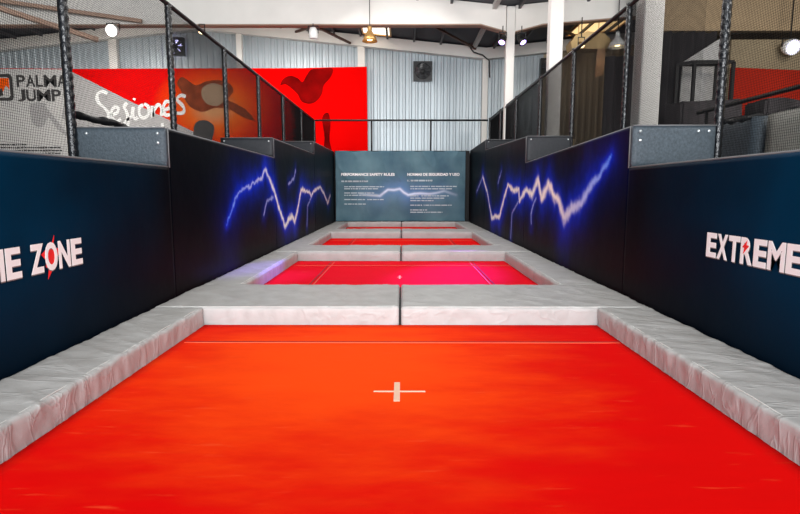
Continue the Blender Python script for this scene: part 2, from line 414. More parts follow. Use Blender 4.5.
# ------------------------------------------------------------------ trampolines
XM, XW = 1.745, 2.2
beds = [(1.5, 4.6, 'nearest trampoline with a big red and orange bed and a pale cross mark'),
        (5.75, 8.88, 'second trampoline from the camera, its red bed turning magenta on the right'),
        (9.95, 13.1, 'third trampoline from the camera with a narrow strip of red bed showing'),
        (14.2, 17.2, 'farthest trampoline, a dark red sliver in front of the rules banner')]
for i, (y0, y1, lab) in enumerate(beds):
    cy = (y0 + y1) / 2 if i else 3.08
    t = thing('trampoline', lab, 'trampoline', (0, cy, -.003))
    bm = bmesh.new()
    nx, ny = 40, 36; e = .02
    xa, xb, ya, yb = -XM, 1.718, y0, y1
    g2 = [[bm.verts.new((xa + (xb - xa) * a / nx, ya + (yb - ya) * b / ny, -.02 * math.sin(PI * a / nx) * math.sin(PI * b / ny) )) for b in range(ny + 1)] for a in range(nx + 1)]
    for a in range(nx):
        for b in range(ny): bm.faces.new((g2[a][b], g2[a + 1][b], g2[a + 1][b + 1], g2[a][b + 1]))
    r = bmesh.ops.extrude_face_region(bm, geom=bm.faces[:])
    for v in r['geom']:
        if isinstance(v, bmesh.types.BMVert): v.co.z -= .012
    normals(bm)
    me = bpy.data.meshes.new('jump_bed'); bm.transform(Matrix.Translation((0, -cy, .02))); bm.to_mesh(me); bm.free()
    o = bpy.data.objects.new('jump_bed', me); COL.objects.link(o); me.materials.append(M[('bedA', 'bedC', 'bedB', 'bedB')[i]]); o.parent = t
    for p in me.polygons: p.use_smooth = True
    def flat(name, pts_list, m, z=.0035):
        bm = bmesh.new()
        for x0, x1, yy0, yy1 in pts_list: box(bm, x0, x1, yy0, yy1, z - .003, z)
        return finish(name, bm, m, t)
    # centre cross
    zc = .001
    c = flat('cross_mark', [(-.045, -.02, cy - .12, cy + .12), (-.065, 0, cy - .008, cy + .008)], 'mark', zc) if i else flat('cross_mark', [(-.048, -.012, cy - .15, cy + .15), (-.17, -.048, cy - .008, cy + .008), (-.012, .14, cy - .008, cy + .008)], 'mark', zc)
    # seams: one across at each end, one lengthwise each side
    flat('seam', [(-1.7, 1.7, y1 - .53, y1 - .52)], 'stitch_dark', .0185)
    flat('seam', [(-1.7, 1.7, y1 - .555, y1 - .550)], 'stitch', .0185)
    if i:
        for s in (-1, 1):
            flat('seam', [(s * 1.12 - .008, s * 1.12 + .008, y0, y1)], 'stitch_side', .016)
            flat('seam', [(s * 1.17 - .008, s * 1.17 + .008, y0, y1)], 'stitch_dark', .016)

# ------------------------------------------------------------------ frame pads
def wr(seed, long_axis, amp=.008, top=.008):
    def f(p, nn):
        a = p.y if long_axis == 'y' else p.x
        b = p.x if long_axis == 'y' else p.y
        skew = noise.noise(Vector((a * .8, b * 1.5, seed))) * .5
        w = noise.noise(Vector((a * 5.5 + skew * 3 + b * 2.0, b * .9, p.z * 1.2 + seed)))
        w2 = noise.noise(Vector((a * 13 + b * 5, b * 2.5, p.z * 2 + seed * 3)))
        ridge = (1 - abs(w)) ** 4
        o = Vector((0, 0, 0))
        zz = max(0, (p.z - .02) / .155)
        cr = (1 - abs(noise.noise(Vector((a * 3.2 + b * 2.6 + skew * 2, b * .8 - a * .3, seed * 1.7))))) ** 14
        o.z = (ridge * top * .8 + w2 * .003 + cr * .007 + noise.noise(Vector((a * 1.3, b * 2, seed))) * .004) * min(1, zz)
        # gathers on the side faces
        g = (1 - abs(noise.noise(Vector((a * 9.0, p.z * 2.0 + a, seed * 2))))) ** 5 * amp * min(1, zz * 2) + .006 * noise.noise(Vector((a * 22, p.z * 9, seed)))
        if long_axis == 'y': o.x = g * (1 if nn.x > .5 else -1 if nn.x < -.5 else 0)
        else: o.y = g * .7 * (1 if nn.y > .5 else -1 if nn.y < -.5 else 0)
        return o
    return f
order = ['nearest', 'second', 'third', 'farthest']
rows = [(-.2, 4.6), (5.75, 8.88), (9.95, 13.1), (14.2, 17.2)]
for i, (y0, y1) in enumerate(rows):
    for s, side in ((-1, 'left'), (1, 'right')):
        x0, x1 = (-XW + .015, -XM) if s < 0 else (1.718, XW - .015)
        t = thing('side_pad', f'grey padded strip along the {side} edge of the {["nearest", "second", "third", "farthest"][i]} trampoline', 'pad', ((x0 + x1) / 2, (y0 + y1) / 2, -.05), 'pads beside the trampolines')
        bm = round_box(x0, x1, y0 + .006, y1 - .006, -.05, .172, .022, (.022 if i == 0 else .04), wr(i * 7 + s * 2.3, 'y'))
        finish('cushion', bm, 'pad', t, True)
        xe = 1.746 if s > 0 else -XM - .028
        bm = bmesh.new(); tube(bm, [(xe + s * .0, y0 + .03 + (y1 - y0 - .06) * k / 40, .175 + .002 * math.sin(k * 1.7)) for k in range(41)], .0035, 6); finish('edge_seam', bm, 'seam', t, True)
crows = [(4.6, 5.75), (8.88, 9.95), (13.1, 14.2), (17.2, 17.44)]
clab = ['between the nearest and second trampolines', 'between the second and third trampolines', 'between the third and farthest trampolines', 'behind the farthest trampoline under the rules banner']
for i, (y0, y1) in enumerate(crows):
    for s, side in ((-1, 'left'), (1, 'right')):
        x0, x1 = (-XW + .015, -.026) if s < 0 else (-.008, XW - .015)
        t = thing('cross_pad', f'{side} half of the wide grey pad {clab[i]}', 'pad', ((x0 + x1) / 2, (y0 + y1) / 2, -.05), 'pads between the trampolines')
        bm = round_box(x0, x1, y0 + .004, y1 - .004, -.05, .175, .018, (.028 if i == 0 else .045), wr(30 + i * 5 + s, 'x', .010, .007))
        finish('cushion', bm, 'pad', t, True)
        if s > 0:
            bm = bmesh.new(); box(bm, -.024, -.010, y0 + .02, y1 - .02, -.05, .15); finish('gap_shade_strip', bm, 'black_vinyl', t)  # dark filler added to stand for the shade in the gap
        bm = bmesh.new(); tube(bm, [(x0 + .02 + (x1 - x0 - .04) * k / 30, y0 + .012, .177) for k in range(31)], .003, 6); finish('edge_seam', bm, 'seam', t, True)

# ------------------------------------------------------------------ printed wall pads
LB = [[(6.68, .77), (7.22, 1.17), (7.81, 1.27), (8.46, 1.39), (8.66, 1.54), (8.94, 1.38), (9.27, 1.17), (9.52, .92), (9.8, .7), (10.03, .5), (10.39, .65), (10.7, .68), (10.94, .56), (11.23, .76), (11.71, 1.21), (12.66, 1.16), (13.0, 1.06), (13.39, 1.18), (14.43, 1.28), (15.11, 1.11), (15.85, .81), (16.43, 1.03)]]
LT = [[(10.42, 1.31), (10.97, 1.44), (11.15, 1.6)], [(9.16, 1.08), (8.73, 1.03), (8.5, .8)], [(13.0, 1.03), (12.45, .83), (12.33, .37)]]
RB = [[(14.68, 1.56), (13.85, 1.12), (13.1, .51), (12.58, .59), (12.09, .59), (11.54, 1.05), (11.17, 1.32), (10.64, 1.19), (10.14, 1.21), (10.05, 1.0), (9.56, 1.21), (9.09, 1.12), (8.74, 1.37), (8.47, 1.07), (8.09, 1.3), (7.73, 1.08), (7.54, 1.07), (7.27, .82), (6.96, .96), (6.58, 1.04), (6.26, 1.26), (5.96, 1.39), (5.71, 1.55)]]
RT = [[(12.34, 1.35), (11.97, 1.63)], [(10.15, .97), (10.71, .73), (10.77, .22)], [(8.82, 1.09), (9.13, .8), (9.09, .62)], [(14.68, 1.56), (15.87, 1.14)]]
def seg_dist(P, lines):
    best = np.full(len(P), 1e9); arg = np.zeros(len(P))
    for ln in lines:
        tot = len(ln) - 1
        for k, (a, b) in enumerate(zip(ln, ln[1:])):
            a, b = np.array(a), np.array(b); d = b - a
            t = np.clip(((P - a) @ d) / (d @ d), 0, 1)
            q = np.linalg.norm(P - (a + t[:, None] * d), axis=1)
            arg = np.where(q < best, (k + t) / tot, arg); best = np.minimum(best, q)
    return best, arg
def noise2(P, s, seed):
    return np.array([noise.fractal(Vector((p[0] * s, p[1] * s, seed)), 1.0, 2.0, 4) for p in P])
def wall_colour(P, side):
    """printed artwork with the red bed reflection painted low down: deep teal and black ground with an electric-blue lightning bolt; P = (Y, Z)"""
    main, twigs = (LB, LT) if side < 0 else (RB, RT)
    jit = P + np.stack([np.zeros(len(P)), .045 * np.array([noise.noise(Vector((p[0] * 7, p[1] * 7, 3.))) + .5 * noise.noise(Vector((p[0] * 17, p[1] * 17, 3.))) for p in P])], 1)
    S_ = np.array([1.0, 1.0])
    d, a = seg_dist(jit * S_, main); d2, a2 = seg_dist(jit, twigs)
    n = noise2(P, .9, 5 + side); n = (n - n.min()) / (n.max() - n.min() + 1e-6)
    teal = np.array(lin((0, 44, 70))[:3]); black = np.array(lin((3, 5, 11))[:3]); red_reflection = np.array(lin((20, 7, 11))[:3])
    near = np.clip((5.0 - P[:, 0]) / 2.2, 0, 1)
    k = np.clip(near * (.55 + .9 * n) * (.12 + .88 * np.clip((P[:, 1] - .1) / .9, 0, 1)), 0, 1)[:, None]
    c = black * (1 - k) + teal * k
    w = (np.exp(-((P[:, 1] - .25) / .35) ** 2) * np.clip((P[:, 0] - 3.6) / 2, 0, 1) * (.4 + .6 * n))[:, None]
    c = c * (1 - w) + red_reflection * w  # reflection of the red beds painted into the lower wall colour
    blue = np.array(lin((14, 50, 230))[:3]); white = np.array(lin((250, 246, 236))[:3]); sky = np.array(lin((90, 140, 255))[:3])
    if side < 0: u = a            # 0 at the near tip
    else: u = 1 - a
    tip = np.clip(u / .30, 0, 1)   # near tip is pure blue, the rest whitens
    far = 1 - np.clip((P[:, 0] - 12.5) / 5, 0, .75)
    gw = (.16 if side < 0 else .18) * (.5 + .9 * n)
    g0 = (np.exp(-(d / .38) ** 1.8) * .55 * far * (.4 + .8 * n))[:, None]; c = c * (1 - g0) + np.array(lin((4, 22, 120))[:3]) * g0
    gw = gw * (.5 + .5 * np.clip((a if side < 0 else 1 - a) / .12, 0, 1))
    glow = (np.exp(-(d / gw) ** 1.4) * .85 * far)[:, None]
    c = c * (1 - glow) + blue * glow
    coreW = (.030 + .012 * np.clip(P[:, 0] - 8.6, 0, 1) if side < 0 else np.where(P[:, 0] < 9.3, .062, .045)) * (.65 + .7 * n)
    coreW = coreW * (.3 + .7 * np.clip(u / .14, 0, 1))
    core = (np.exp(-(d / coreW) ** 2.5) * (1 - .45 * (1 - far)))[:, None]
    cc = sky * (1 - tip[:, None]) + white * tip[:, None]
    c = c * (1 - core) + cc * core
    t1 = (np.exp(-(d2 / .022) ** 2) * .8)[:, None]; c = c * (1 - t1) + (sky * .5 + white * .5) * t1
    t2 = (np.exp(-(d2 / .12) ** 1.5) * .25)[:, None]; c = c * (1 - t2) + blue * t2
    return c
def printed_grid(name, m, parent, fn, U, V0, V1, colour, thick_fn, step=.025):
    """fn(u, v, d) -> 3-D point; V0, V1 functions of u"""
    nu = max(2, int((U[1] - U[0]) / step)); nv = int((max(V1(U[0]), V1(U[1])) - V0) / step)
    P, vid = [], {}
    me = bpy.data.meshes.new(name)
    for a in range(nu + 1):
        u = U[0] + (U[1] - U[0]) * a / nu
        for b in range(nv + 1):
            P.append((u, V0 + (V1(u) - V0) * b / nv))
    P = np.array(P)
    verts = [fn(p[0], p[1], 0) for p in P] + [fn(p[0], p[1], thick_fn) for p in P]
    K = len(P); idx = lambda a, b: a * (nv + 1) + b
    F = []
    for a in range(nu):
        for b in range(nv):
            q = (idx(a, b), idx(a + 1, b), idx(a + 1, b + 1), idx(a, b + 1)); F.append(q); F.append(tuple(K + i for i in reversed(q)))
    for a in range(nu):
        for b in (0, nv): F.append((idx(a, b), idx(a + 1, b), K + idx(a + 1, b), K + idx(a, b)))
    for b in range(nv):
        for a in (0, nu): F.append((idx(a, b), idx(a, b + 1), K + idx(a, b + 1), K + idx(a, b)))
    me.from_pydata(verts, [], F)
    c = colour(P); c = np.vstack([c, c]); c = np.hstack([c, np.ones((len(c), 1))])
    at = me.color_attributes.new('Print', 'FLOAT_COLOR', 'POINT'); at.data.foreach_set('color', c.astype(np.float32).ravel())
    bm = bmesh.new(); bm.from_mesh(me); normals(bm); bm.to_mesh(me); bm.free()
    return link(name, me, m, parent, True)

TOPS = {-1: [(1.2, 5.1, 1.41, 1.41), (5.1, 9.3, 1.765, 1.745), (9.3, 13.55, 2.07, 2.09), (13.55, 17.52, 2.39, 2.42)],
        1: [(1.2, 5.25, 1.41, 1.41), (5.25, 9.63, 1.80, 1.675), (9.63, 14.3, 2.13, 2.24), (14.3, 17.52, 2.50, 2.46)]}
wl = {-1: ['lowest navy wall pad on the left, printed with white lettering and a red burst', 'left wall pad with the start of the blue lightning print, second step up', 'third left wall pad with the white zigzag of the lightning print', 'farthest and tallest left wall pad beside the rules banner'],
      1: ['lowest navy wall pad on the right, printed with white lettering and a red spark', 'right wall pad with the thick blue lightning tip, second step up', 'third right wall pad with the pale zigzag of the lightning print', 'farthest and tallest right wall pad beside the rules banner']}
lettered = {}
for s in (-1, 1):
    for i, (y0, y1, z0, z1) in enumerate(TOPS[s]):
        t = thing('wall_pad', wl[s][i], 'wall pad', (s * 2.22, (y0 + y1) / 2, -.05), 'printed wall pads along the ' + ('left' if s < 0 else 'right'))
        def fn(u, v, d, s=s):
            wv = .004 * noise.noise(Vector((u * 1.2, v * .8, s * 4.))) if d == 0 else 0
            return (s * (XW + wv + d), u, v)
        V1 = lambda u, y0=y0, y1=y1, z0=z0, z1=z1: z0 + (z1 - z0) * (u - y0) / (y1 - y0)
        st = .03 if i in (0, 3) else .022
        printed_grid('printed_cover', 'wallprint', t, fn, (y0 + .003, y1 - .003), -.05, V1, lambda P, s=s: wall_colour(P, s), .06, st)
        bm = bmesh.new(); tube(bm, [(s * (XW + .012), y0 + .02, z0 + .004), (s * (XW + .012), y1 - .02, z1 + .004)], .011, 8)
        finish('top_piping', bm, 'piping', t, True)
        if i: 
            bm = bmesh.new(); tube(bm, [(s * (XW + .002), y0 + .006, TOPS[s][i - 1][3]), (s * (XW + .002), y0 + .006, z0)], .008, 8)
            finish('corner_piping', bm, 'piping', t, True)
        if i == 0: lettered[s] = t
# lettering, built letter by letter
def wall_fn(s):
    # u runs along the reading direction, v is height, raised slightly off the vinyl
    if s < 0: return lambda u, v, d: (-XW + .006 + d, u, v)
    return lambda u, v, d: (XW - .006 - d, -u, v)
LETTERS = 'EXTREMEZONE'
def letter_run(s, start):
    u = start; out = []
    for k, ch in enumerate(LETTERS):
        w = .145 if ch == 'M' else .118
        if ch == 'Z': u += .065
        out.append((ch, u, u + w)); u += w + (.013 if s < 0 else .011)
    return out
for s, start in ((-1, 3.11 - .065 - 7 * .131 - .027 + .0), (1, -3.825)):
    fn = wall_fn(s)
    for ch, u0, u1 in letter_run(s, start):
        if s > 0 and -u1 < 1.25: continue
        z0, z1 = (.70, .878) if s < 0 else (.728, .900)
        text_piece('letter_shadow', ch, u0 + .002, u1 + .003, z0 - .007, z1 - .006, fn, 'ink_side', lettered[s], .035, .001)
        text_piece('letter', ch, u0, u1, z0, z1, lambda u, v, d, fn=fn: fn(u, v, d + .002), 'white_ink', lettered[s], .035, .002)
        if ch == 'O':
            bm = bmesh.new(); cx, cz = (u0 + u1) / 2, (z0 + z1) / 2
            star = [(.045, .13), (.012, .075), (-.0, .078), (-.04, .05), (-.09, .02), (-.05, -.02), (-.055, -.06), (-.03, -.075), (-.045, -.14), (.01, -.08), (.045, -.055), (.06, -.01), (.1, .03), (.05, .05), (.035, .08)]
            prism(bm, [(cx + a, cz + b) for a, b in star], fn, .0009); normals(bm); finish('red_burst', bm, 'red_ink', lettered[s])
        if ch == 'R':
            bm = bmesh.new(); cx, cz = u0 + .035, z0 + .10
            bolt = [(.028, .055), (-.018, .008), (.004, .004), (-.006, -.035), (.05, .022), (.022, .024)]
            prism(bm, [(cx + a, cz + b) for a, b in bolt], lambda u, v, d, fn=fn: fn(u, v, d + .0045), .001); normals(bm); finish('red_spark', bm, 'red_ink', lettered[s])

# ------------------------------------------------------------------ risers at every step, and the ledges behind the wall pads
rl = {-1: ['speckled grey riser pad on the left, leaning on the wrapped post, with four bolts', 'dark grey riser pad at the second step up on the left', 'small dark riser pad at the third step on the left'],
      1: ['speckled grey riser pad on the right, beside the thick white column', 'dark grey riser pad at the second step up on the right', 'small dark riser pad at the third step on the right']}
for s in (-1, 1):
    xo = 3.10 if s < 0 else 2.99
    for i in range(3):
        y = TOPS[s][i][1]; zb = TOPS[s][i][3]; zt = TOPS[s][i + 1][2]
        xa = XW + .065; m = 'riser_grey' if i == 0 else 'riser_dark'
        t = thing('riser_pad', rl[s][i], 'riser pad', (s * (xa + xo) / 2, y, zb))
        a, b = sorted((s * xa, s * xo))
        if True:
            a, b = sorted((s * (XW + .0), s * xo))
            bm = round_box(a, b, y - .055, y - .004, zb + .012, zt + .012, .015, .05, lambda p, nn: Vector((0, 0, .008 * noise.noise(p * 6))))
        finish('cushion', bm, m, t, True)
        bpos = [(s * (XW + .07), zt - .045), (s * (xo - .07), zt - .045)]
        if i == 0: bpos += [(s * (XW + .07), zt - .13), (s * (xo - .17), zt - .045)]
        for bx, bz in bpos:
            bm = bmesh.new()
            mt = Matrix.Translation((bx, y - .055, bz)) @ Matrix.Rotation(PI / 2, 4, 'X')
            lathe(bm, [(.0001, .012), (.010, .011), (.014, .006), (.015, -.004)], None, 10, mt); finish('bolt', bm, 'bolt', t, True)
        bm = bmesh.new(); tube(bm, [(a, y - .055, zt + .01), (b, y - .055, zt + .01)], .007, 6); finish('top_piping', bm, 'piping', t, True)
    # ledges
    seq = TOPS[s]
    for i, (y0, y1, z0, z1) in enumerate(seq):
        yy1 = y1 if i < 3 else 19.2
        a, b = sorted((s * (XW + .066), s * 2.99))
        zl = min(z0, z1) - .03
        if i == 0: b0 = 2.0
        else: b0 = y0 + .01
        bm = bmesh.new(); box(bm, a, b, b0, yy1 - (.06 if i < 3 else 0), -.06, zl)
        lab = ['lowest', 'second', 'third', 'highest'][i] + ' dark ledge behind the ' + ('left' if s < 0 else 'right') + ' wall pads, under the net fence'
        tag(finish('ledge', bm, 'deck'), lab, 'ledge')
bm = bmesh.new(); box(bm, -2.2, 2.2, 17.62, 19.2, -.06, 2.38); tag(finish('ledge', bm, 'deck'), 'dark raised deck behind the rules banner, under the back railing', 'ledge')

# ------------------------------------------------------------------ rules banner
BL = [[(-1.37, 1.07), (-1.0, 1.03), (-.72, 1.01), (-.58, 1.12), (-.46, 1.21), (-.25, 1.20), (-.07, 1.24), (.06, 1.12), (.2, 1.04), (.4, 1.08), (.59, 1.09), (.88, 1.07), (1.1, 1.10), (1.37, 1.17), (1.6, 1.09), (1.76, 1.04)]]
def ban_colour(P):
    n = noise2(P, 1.3, 9.); n = (n - n.min()) / (n.max() - n.min())
    d, a = seg_dist(P, BL)
    base = np.array(lin((64, 92, 108))[:3]); b2 = np.array(lin((96, 126, 136))[:3])
    c = base * (1 - n[:, None]) + b2 * n[:, None]
    mid = np.clip(1 - np.abs(P[:, 0] - .1) / 1.9, 0, 1)
    g = (np.exp(-(d / .28) ** 1.6) * .5 * mid)[:, None]; c = c * (1 - g) + np.array(lin((110, 150, 220))[:3]) * g
    h = (np.exp(-(d / .035) ** 1.6) * np.clip(mid * 1.3, 0, .95))[:, None]; c = c * (1 - h) + np.array(lin((225, 235, 255))[:3]) * h
    return c
t = thing('rules_banner', 'teal-grey hanging banner with white safety rules and a lightning print at the far end', 'banner', (0, 17.5, .17))
def bfn(u, v, d):
    w = 0
    if d == 0:
        w = .06 * noise.noise(Vector((u * 1.6, v * .5, 2))) + .045 * (1 - abs(noise.noise(Vector((u * 2.3 + v * .7, v * .8, 8))))) ** 6 * (1 if v > 1.5 else .5)
        if u < -1.9: w += .10 * ((-1.9 - u) / .27) ** 2 * max(0, (1.2 - v)) 
    return (u, 17.49 - w * 1.0 + d * .4 - .02, v)
printed_grid('tarpaulin', 'banprint', t, bfn, (-2.15, 2.05), .19, lambda u: 2.44 + .012 * math.sin(u * 9), ban_colour, .03, .03)
def btx(u, v, d): return (u, 17.40 - d, v)
def btx(u, v, d):
    p = bfn(u, v, 0); return (u, p[1] - .006 - d, v)
text_piece('title_lettering', 'PERFORMANCE SAFETY RULES', -1.97, -.24, 1.655, 1.745, btx, 'white_ink', t, .03, .002)
text_piece('title_lettering', 'NORMAS DE SEGURIDAD Y USO', .17, 1.86, 1.655, 1.745, btx, 'white_ink', t, .03, .002)
def small_print(lines):
    bm = bmesh.new(); rnd = random.Random(3)
    for x0, x1, z, h in lines:
        x = x0
        while x < x1:
            w = min(rnd.choice([.05, .09, .13, .2]), x1 - x)
            prism(bm, [(x, z), (x + w, z), (x + w, z + h), (x, z + h)], btx, .0015); x += w + .022
    normals(bm); o = finish('small_print', bm, 'soft_ink', t); o['kind'] = 'stuff'; return o
K = lambda y: 1.2 - (y - 190) * 17.65 / 533
small_print([(-1.97, -1.10, K(182.3), .05)] + [(-1.88, -1.88 + w, K(y), .032) for y, w in ((187.3, 1.3), (189.3, 1.1), (193.4, 1.0), (195.6, 1.1), (199.8, 1.28), (204.2, .7))])
small_print([(.17, .98, K(181.6), .05)] + [(.27, .27 + w, K(y), .032) for y, w in ((187.0, 1.5), (189.3, 1.35), (196.2, 1.25), (198.4, 1.1), (200.8, .75), (205.3, 1.35), (210.0, .55), (212.2, 1.05))])
for x in (-2.14, -1.1, 0, 1.05, 2.05):
    bm = bmesh.new(); bar(bm, (x, 17.47, 2.40), (x * 1.01, 17.53, 2.47), .012); finish('tie', bm, 'black_metal', t)
bm = bmesh.new(); box(bm, -2.19, 2.19, 17.54, 17.60, .0, 2.46)
tag(finish('backing_board', bm, 'black_vinyl'), 'black board standing behind the rules banner', 'board')

# ------------------------------------------------------------------ net fences
def wrapped_post(x, y, z0, z1, r, parent, name='post'):
    bm = bmesh.new(); n = int((z1 - z0) / .018); pts, rr = [], []
    for k in range(n + 1):
        z = z0 + (z1 - z0) * k / n; pts.append((x, y, z)); rr.append(r * (1 + .06 * math.sin(z * 2 * PI / .085)))
    tube(bm, pts, rr, 12)
    return finish(name, bm, 'post', parent, True)
def deck_z(s, y):
    for y0, y1, z0, z1 in TOPS[s]:
        if y < y1: return min(z0, z1) - .03
    return 2.39
XF = {-1: -3.05, 1: 3.05}
POSTS = {-1: [5.02, 7.28, 9.48, 11.65, 14.0, 16.5, 18.95], 1: [5.27, 7.52, 9.83, 12.12, 14.62, 16.9, 18.95]}
for s in (-1, 1):
    x = XF[s]; zt = 3.60 if s < 0 else 3.68
    t = thing('net_fence', ('left' if s < 0 else 'right') + ' black net fence on wrapped posts along the ' + ('left' if s < 0 else 'right') + ' ledge', 'net fence', (x, 12, 1.4))
    for k, y in enumerate(POSTS[s]):
        wrapped_post(x, y, -.06, zt if k else 3.66, .042, t)
    y0 = POSTS[s][0]
    bm = bmesh.new(); tube(bm, [(x, 2.4, zt), (x, 18.95, zt if s < 0 else 3.6)], .03, 10); finish('top_rail', bm, 'black_metal', t, True)
    # real net: thin square cords
    bm = bmesh.new(); cell = .021; w0 = .0019
    yy = 2.4
    while yy < 18.9:
        zb = deck_z(s, yy); w = w0 if yy < POSTS[s][1] - (1.9 if s > 0 else 0) else .0034; box(bm, x - w / 2, x + w / 2, yy - w / 2, yy + w / 2, zb, zt); yy += cell
    zz = 1.40
    while zz < zt:
        ys = 2.4
        for a0, a1, q0, q1 in TOPS[s]:
            if zz < min(q0, q1) - .03: break
            ys2 = a1
        else: ys2 = 18.95
        w = w0; box(bm, x - w / 2, x + w / 2, ys, ys2, zz - w / 2, zz + w / 2); zz += cell
    o = finish('net', bm, 'net', t); o['kind'] = 'stuff'
    # lashing knots at the foot of the near post
    bm = bmesh.new()
    for k in range(14):
        a = k * 2.4; tube(bm, [(x + .045 * math.cos(a), y0 + .045 * math.sin(a), 1.40 + .006 * k), (x + .055 * math.cos(a + .7), y0 + .07 * math.sin(a + .7), 1.43 + .006 * k)], .008, 5)
    finish('lashing', bm, 'post', t, True)
# slack net hems bundled along the outside edge
def hem(pts, r, lab):
    bm = bmesh.new(); P = []
    for a, b in zip(pts, pts[1:]):
        for k in range(14): P.append(Vector(a).lerp(Vector(b), k / 14))
    P.append(Vector(pts[-1]))
    P = [p + Vector((0, .02 * noise.noise(p * 9), .025 * noise.noise(p * 7))) for p in P]
    tube(bm, P, [r * (1 + .5 * noise.noise(p * 12)) for p in P], 8)
    tag(finish('net_hem', bm, 'black_vinyl', None, True), lab, 'net hem')
hem([(-3.12, 5.12, 1.90), (-2.95, 5.6, 1.88), (-3.12, 6.3, 1.86), (-3.14, 7.2, 1.80)], .035, 'bundled black net hem on the ledge behind the left speckled riser pad')
hem([(3.12, 5.3, 1.86), (3.5, 5.6, 1.93), (4.02, 5.7, 1.99)], .03, 'bundled black net hem running right from the wrapped post')
hem([(4.02, 5.8, 1.99), (4.02, 5.0, 2.01), (4.02, 4.4, 2.03)], .035, 'bundled black net hem on the beige pad outside the right fence')

# back railing
t = thing('back_railing', 'black tube railing with thin posts above the rules banner', 'railing', (0, 18.95, 2.4))
bm = bmesh.new(); tube(bm, [(-3.0, 18.95, 3.60), (2.98, 18.95, 3.60)], .032, 10); finish('top_rail', bm, 'black_metal', t, True)
bm = bmesh.new(); tube(bm, [(-3.0, 18.95, 2.46), (2.98, 18.95, 2.46)], .025, 10); finish('bottom_rail', bm, 'black_metal', t, True)
for x in (-1.06, 1.0):
    bm = bmesh.new(); tube(bm, [(x, 18.95, 2.38), (x, 18.95, 3.60)], .032, 10); finish('post', bm, 'black_metal', t, True)

# ------------------------------------------------------------------ long printed banner on the back wall
YBN = 20.44
def A(u, v, d, lay=0): # artwork grid on the banner: u to the right, v down, .0379 m a unit
    return ((u - 402) * .03728, YBN - .004 * lay - d, 1.2 + (190 - v) * .0371)
t = thing('long_banner', 'long red and grey banner with block letters, white script and figures on the back wall', 'banner', A(200, 120, 0))
def smooth(pts):
    out = []; n = len(pts)
    for i in range(n):
        p0, p1, p2, p3 = (Vector(pts[(i + k) % n]) for k in (-1, 0, 1, 2))
        for k in range(4):
            s = k / 4; out.append(tuple(.5 * ((2 * p1) + (p2 - p0) * s + (2 * p0 - 5 * p1 + 4 * p2 - p3) * s * s + (3 * p1 - p0 - 3 * p2 + p3) * s ** 3)))
    return out
def art(name, pts, m, lay, depth=.003):
    if 'figure' in name or 'shadow' in name: pts = smooth(pts)
    bm = bmesh.new(); prism(bm, pts, lambda u, v, d: A(u, v, d, lay), depth); normals(bm); return finish(name, bm, m, t)
art('tarpaulin', [(-30, 69), (80, 70), (200, 69.6), (300, 69.4), (367, 68), (367.5, 168), (-30, 168)], 'redban', 0, .012)
art('pale_field', [(-30, 69.5), (69, 70.5), (130, 101.5), (222, 146), (270, 167), (-30, 167)], 'whiteban', 4)
art('grey_band', [(69, 70.5), (130, 101.5), (222, 146), (262, 165), (150, 165), (60, 118), (66, 95)], 'greyban', 6)
# orange burst with figures
mb, ntb, bb = new_mat('orange_burst_print')
tcb = ntb.nodes.new('ShaderNodeTexCoord'); mpb = ntb.nodes.new('ShaderNodeMapping'); gb = ntb.nodes.new('ShaderNodeTexGradient'); gb.gradient_type = 'SPHERICAL'; rb = ntb.nodes.new('ShaderNodeValToRGB')
c0 = A(213, 108, 0); mpb.vector_type = 'TEXTURE'; mpb.inputs['Location'].default_value = c0; mpb.inputs['Scale'].default_value = (2.35, 2.35, 1.75)
ntb.links.new(tcb.outputs['Object'], mpb.inputs[0]); ntb.links.new(mpb.outputs[0], gb.inputs[0]); ntb.links.new(gb.outputs['Fac'], rb.inputs[0]); ntb.links.new(rb.outputs[0], bb.inputs['Base Color'])
rb.color_ramp.elements[0].position = .02; rb.color_ramp.elements[0].color = lin((222, 0, 0)); rb.color_ramp.elements[1].position = .35; rb.color_ramp.elements[1].color = lin((238, 70, 8))
e_ = rb.color_ramp.elements.new(.6); e_.color = lin((246, 110, 30)); e_ = rb.color_ramp.elements.new(.85); e_.color = lin((226, 160, 110))
bb.inputs['Roughness'].default_value = .8; bb.inputs['Specular IOR Level'].default_value = .03; M['burst'] = mb
art('orange_burst', [(150, 70.5), (276, 70.5), (276, 158), (222, 158), (150, 112)], 'burst', 2.7)
0 and art('orange_burst', [(207 + 46 * math.cos(k * PI / 14) * (1 + .12 * math.sin(k * 3)), 113 + 31 * math.sin(k * PI / 14) * (1 + .1 * math.cos(k * 2))) for k in range(28)][::-1], 'orange', 3)
art('figure_print', [(178, 84), (183, 78), (190, 82), (197, 86), (208, 82), (220, 81), (230, 84), (234, 92), (228, 100), (236, 104), (246, 110), (254, 120), (244, 118), (230, 110), (215, 108), (202, 112), (190, 107), (184, 98), (181, 90)], 'skin_print', 7)
art('figure_print', [(204, 88), (214, 84), (224, 88), (226, 98), (218, 106), (207, 104), (202, 96)], 'grey_fig', 9)
art('figure_print', [(194, 124), (204, 120), (213, 126), (211, 138), (206, 146), (193, 140)], 'dark_ink', 9)
art('dark_figure_print', [(281, 86), (284, 80), (291, 77), (298, 79), (303, 83), (307, 77), (312, 71), (322, 70), (333, 70), (331, 78), (324, 86), (322, 94), (317, 101), (310, 104), (302, 102), (298, 95), (293, 90), (286, 85)], 'shade_red', 7)
art('dark_figure_print', [(322, 118), (328, 113), (330, 124), (329, 140), (332, 158), (322, 158), (324, 138)], 'shade_red', 7)
art('shadow_print', [(30, 104), (44, 103), (46, 108), (55, 120), (66, 136), (56, 130), (47, 117), (43, 124), (36, 127), (30, 122), (29, 112)], 'greyban', 7)
